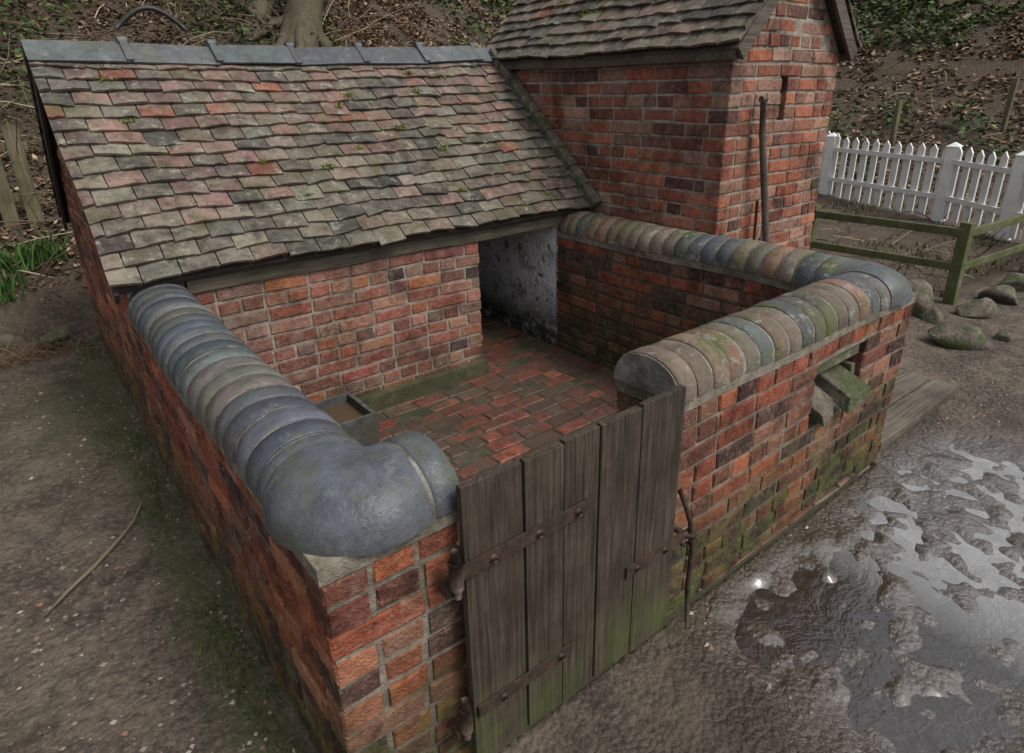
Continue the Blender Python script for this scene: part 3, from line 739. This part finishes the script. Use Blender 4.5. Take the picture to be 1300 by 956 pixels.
for xx,yy,z in zip(x,y,zz_):
    xx,yy,z=float(xx),float(yy),float(z)
    flat=xx>7.5 and yy<5.1 and xx<12.1
    L=R.uniform(.3,1.3)*(1+yy*.02)*(.5 if flat else 1); an=R.uniform(0,6.28); el=R.uniform(-.1,1.0); d=V((math.cos(an)*math.cos(el),math.sin(an)*math.cos(el),math.sin(el)))
    cv=V((R.uniform(-.4,.4),R.uniform(-.4,.4),-R.uniform(0,.6)))
    pts=[V((xx,yy,z-.03))+d*L*t+cv*L*t*t for t in (0,.33,.66,1)]
    r=R.uniform(.004,.010)*(1+yy*.03)
    tw.tube(pts,[r,r*.9,r*.7,r*.4],3,pick([((.18,.13,.085),3),((.09,.065,.045),3),((.38,.31,.22),1.7)]),False)
for i in range(160):
    xx=R.uniform(-1.1,-.08); yy=R.uniform(5.62,5.95); L=R.uniform(.15,.4); d=V((R.uniform(-.7,.7),R.uniform(-.8,.2),R.uniform(.3,1))).normalized()
    pts=[V((xx,yy,.0))+d*L*t-V((0,0,.35))*L*t*t for t in (0,.4,.7,1)]; tw.tube(pts,[.004,.004,.003,.002],3,pick([((.22,.13,.07),2),((.30,.2,.12),1)]),False)
tw.make('bramble_twigs',MTW)
def tree(x,y,r,lean,hh,nb=4,root=6):
    a=MBd(); z=ghs(x,y)-.3; pts=[];rad=[]
    for i in range(12):
        t=i/11; pts.append(V((x+lean[0]*t*hh+.16*math.sin(t*7+x),y+lean[1]*t*hh+.12*math.cos(t*6+x),z+hh*t))); rad.append(r*(1.9-3*t if t<.22 else 1.24-.85*(t-.0)))
    a.tube(pts,rad,14,wob=.09)
    for k in range(root):
        an=k*6.28/root+R.uniform(-.3,.3); d=V((math.cos(an),math.sin(an),0)); pp=[]
        for t in (0,.3,.6,1):
            q=V((x,y,0))+d*r*(.6+5*t)+V((-d.y,d.x,0))*.15*math.sin(t*5+k); q.z=ghs(q.x,q.y)+.35*(1-t)**2+.03; pp.append(q)
        a.tube(pp,[r*.5,r*.34,r*.2,r*.08],8,wob=.12)
    for k in range(nb):
        i=R.randint(3,10); an=R.uniform(0,6.28); d=V((math.cos(an),math.sin(an),R.uniform(.2,.9))); L=R.uniform(1,2.4); p0=pts[i]
        pp=[p0+d*L*t+V((0,0,.25*math.sin(t*4)))+V((R.uniform(-.08,.08),R.uniform(-.08,.08),0)) for t in (0,.25,.5,.75,1)]
        a.tube(pp,[rad[i]*.5,rad[i]*.4,rad[i]*.3,rad[i]*.18,rad[i]*.07],8,wob=.08)
    a.make('tree',MBARK)
tree(4.55,11.0,.24,(.22,.05),5,5,9); tree(3.9,11.6,.13,(.5,.0),4,4,7); tree(23.5,7.6,.26,(.1,.05),6); tree(-2.5,13,.25,(.05,.1),5)
a=MBd(); a.tube([(1.35+.9*t,9.6,3.1+ .28*math.sin(t*3.1)) for t in [i/12 for i in range(13)]],.035,8); a.make('black_pipe',MHO)
a=MBd()
for x,y,h in ((15.5,5.2,.9),(17,3.6,1.1)): z=ghs(x,y); a.box((x-.05,y-.05,z-.1),(x+.05,y+.05,z+h),j=.02)
a.make('wooden_stakes',MPK)
a=MBd(); ccs=[(-.45,6.25),(-.75,6.35),(-.22,6.3),(-1.1,6.2),(-1.5,6.35),(-.6,6.15)]; zc=[ghs(*q) for q in ccs]
for i in range(420):
    qi=R.randrange(6); cx,cy=ccs[qi]; x=cx+R.gauss(0,.08); y=cy+R.gauss(0,.06); z=zc[qi]-.04
    L=R.uniform(.2,.36); d=V((R.uniform(-.45,.45),R.uniform(-.45,.45),1)).normalized(); s_=V((R.uniform(-1,1),R.uniform(-1,1),0)).normalized()*.008; q=V((x,y,z))
    bend=V((d.x,d.y,-.25))*.35*L
    a.add([q-s_,q+s_,q+d*L*.6+s_,q+d*L*.6-s_,q+d*L+bend],[(0,1,2,3),(3,2,4)],pick([((.05,.12,.03),3),((.08,.16,.035),2)]))
a.make('daffodil_plants',MLF)
n=9000; t=RN.random(n)
x=np.where(t<.3,RN.normal(-.09,.07,n),np.where(t<.85,RN.uniform(7.4,13,n),RN.uniform(-3,0,n))); y=np.where(t<.3,RN.uniform(.2,5.6,n),np.where(t<.85,RN.uniform(1,7,n),RN.uniform(5.6,6.1,n)))
k=(fbm(x,y,1.6,2,33)>.52)&((x<-.01)|(x>1)); x,y=x[k],y[k]; n=len(x); z=gh(x,y)-.004
L=RN.uniform(.02,.055,n)*np.where(x<1,1,2.4); d=RN.uniform(-.6,.6,(n,3)); d[:,2]=1; s_=RN.uniform(-1,1,(n,3)); s_[:,2]=0; s_/=np.linalg.norm(s_,axis=1)[:,None]; s_*=np.where(x<1,.004,.014)[:,None]
P=np.stack([x,y,z],-1); vs=np.stack([P-s_,P+s_,P+d*L[:,None]],1); c=np.array([(.08,.12,.03),(.13,.14,.05),(.05,.08,.02),(.16,.13,.08)])[RN.choice(4,n)]*RN.uniform(.7,1.3,(n,1))
npmesh('grass_tufts',MLF,vs,np.arange(3*n).reshape(-1,3),np.repeat(c,3,axis=0))

# ================= LIGHT, SKY, CAMERA =================
w=bpy.data.worlds.new('World'); scn.world=w; w.use_nodes=True; nt=w.node_tree
bg=nt.nodes['Background']; sk=nt.nodes.new('ShaderNodeTexSky'); sk.sky_type='NISHITA'; sk.sun_disc=False
sd=V((.30,-.80,1.1)).normalized(); el=math.asin(sd.z); az=math.atan2(sd.x,sd.y)
sk.sun_elevation=el; sk.sun_rotation=az; sk.air_density=1.0; sk.dust_density=4.0
hs=nt.nodes.new('ShaderNodeHueSaturation'); hs.inputs['Saturation'].default_value=.25
nt.links.new(sk.outputs[0],hs.inputs['Color']); nt.links.new(hs.outputs[0],bg.inputs[0]); bg.inputs[1].default_value=.15
ld=bpy.data.lights.new('sun','SUN'); ld.energy=1.5; ld.angle=math.radians(14); ld.color=(1,.96,.90)
lo=bpy.data.objects.new('sun',ld); lo.rotation_euler=sd.to_track_quat('Z','Y').to_euler(); bpy.context.collection.objects.link(lo)
yaw,pit,rol=.656,.378,-.024
fw=V((math.sin(yaw)*math.cos(pit),math.cos(yaw)*math.cos(pit),-math.sin(pit))); r=V((math.cos(yaw),-math.sin(yaw),0)); u=r.cross(fw)
r2=r*math.cos(rol)+u*math.sin(rol); u2=-r*math.sin(rol)+u*math.cos(rol)
cam=bpy.data.cameras.new('camera'); cam.sensor_width=36; cam.lens=36*813.5/1300; cam.shift_y=-44.5/1300; cam.clip_end=500; cam.clip_start=.05
co=bpy.data.objects.new('camera',cam); bpy.context.collection.objects.link(co)
M=Matrix.Identity(4)
for i in range(3): M[i][0]=r2[i];M[i][1]=u2[i];M[i][2]=-fw[i]
M[0][3],M[1][3],M[2][3]=-.39,-1.356,2.247
co.matrix_world=M; scn.camera=co
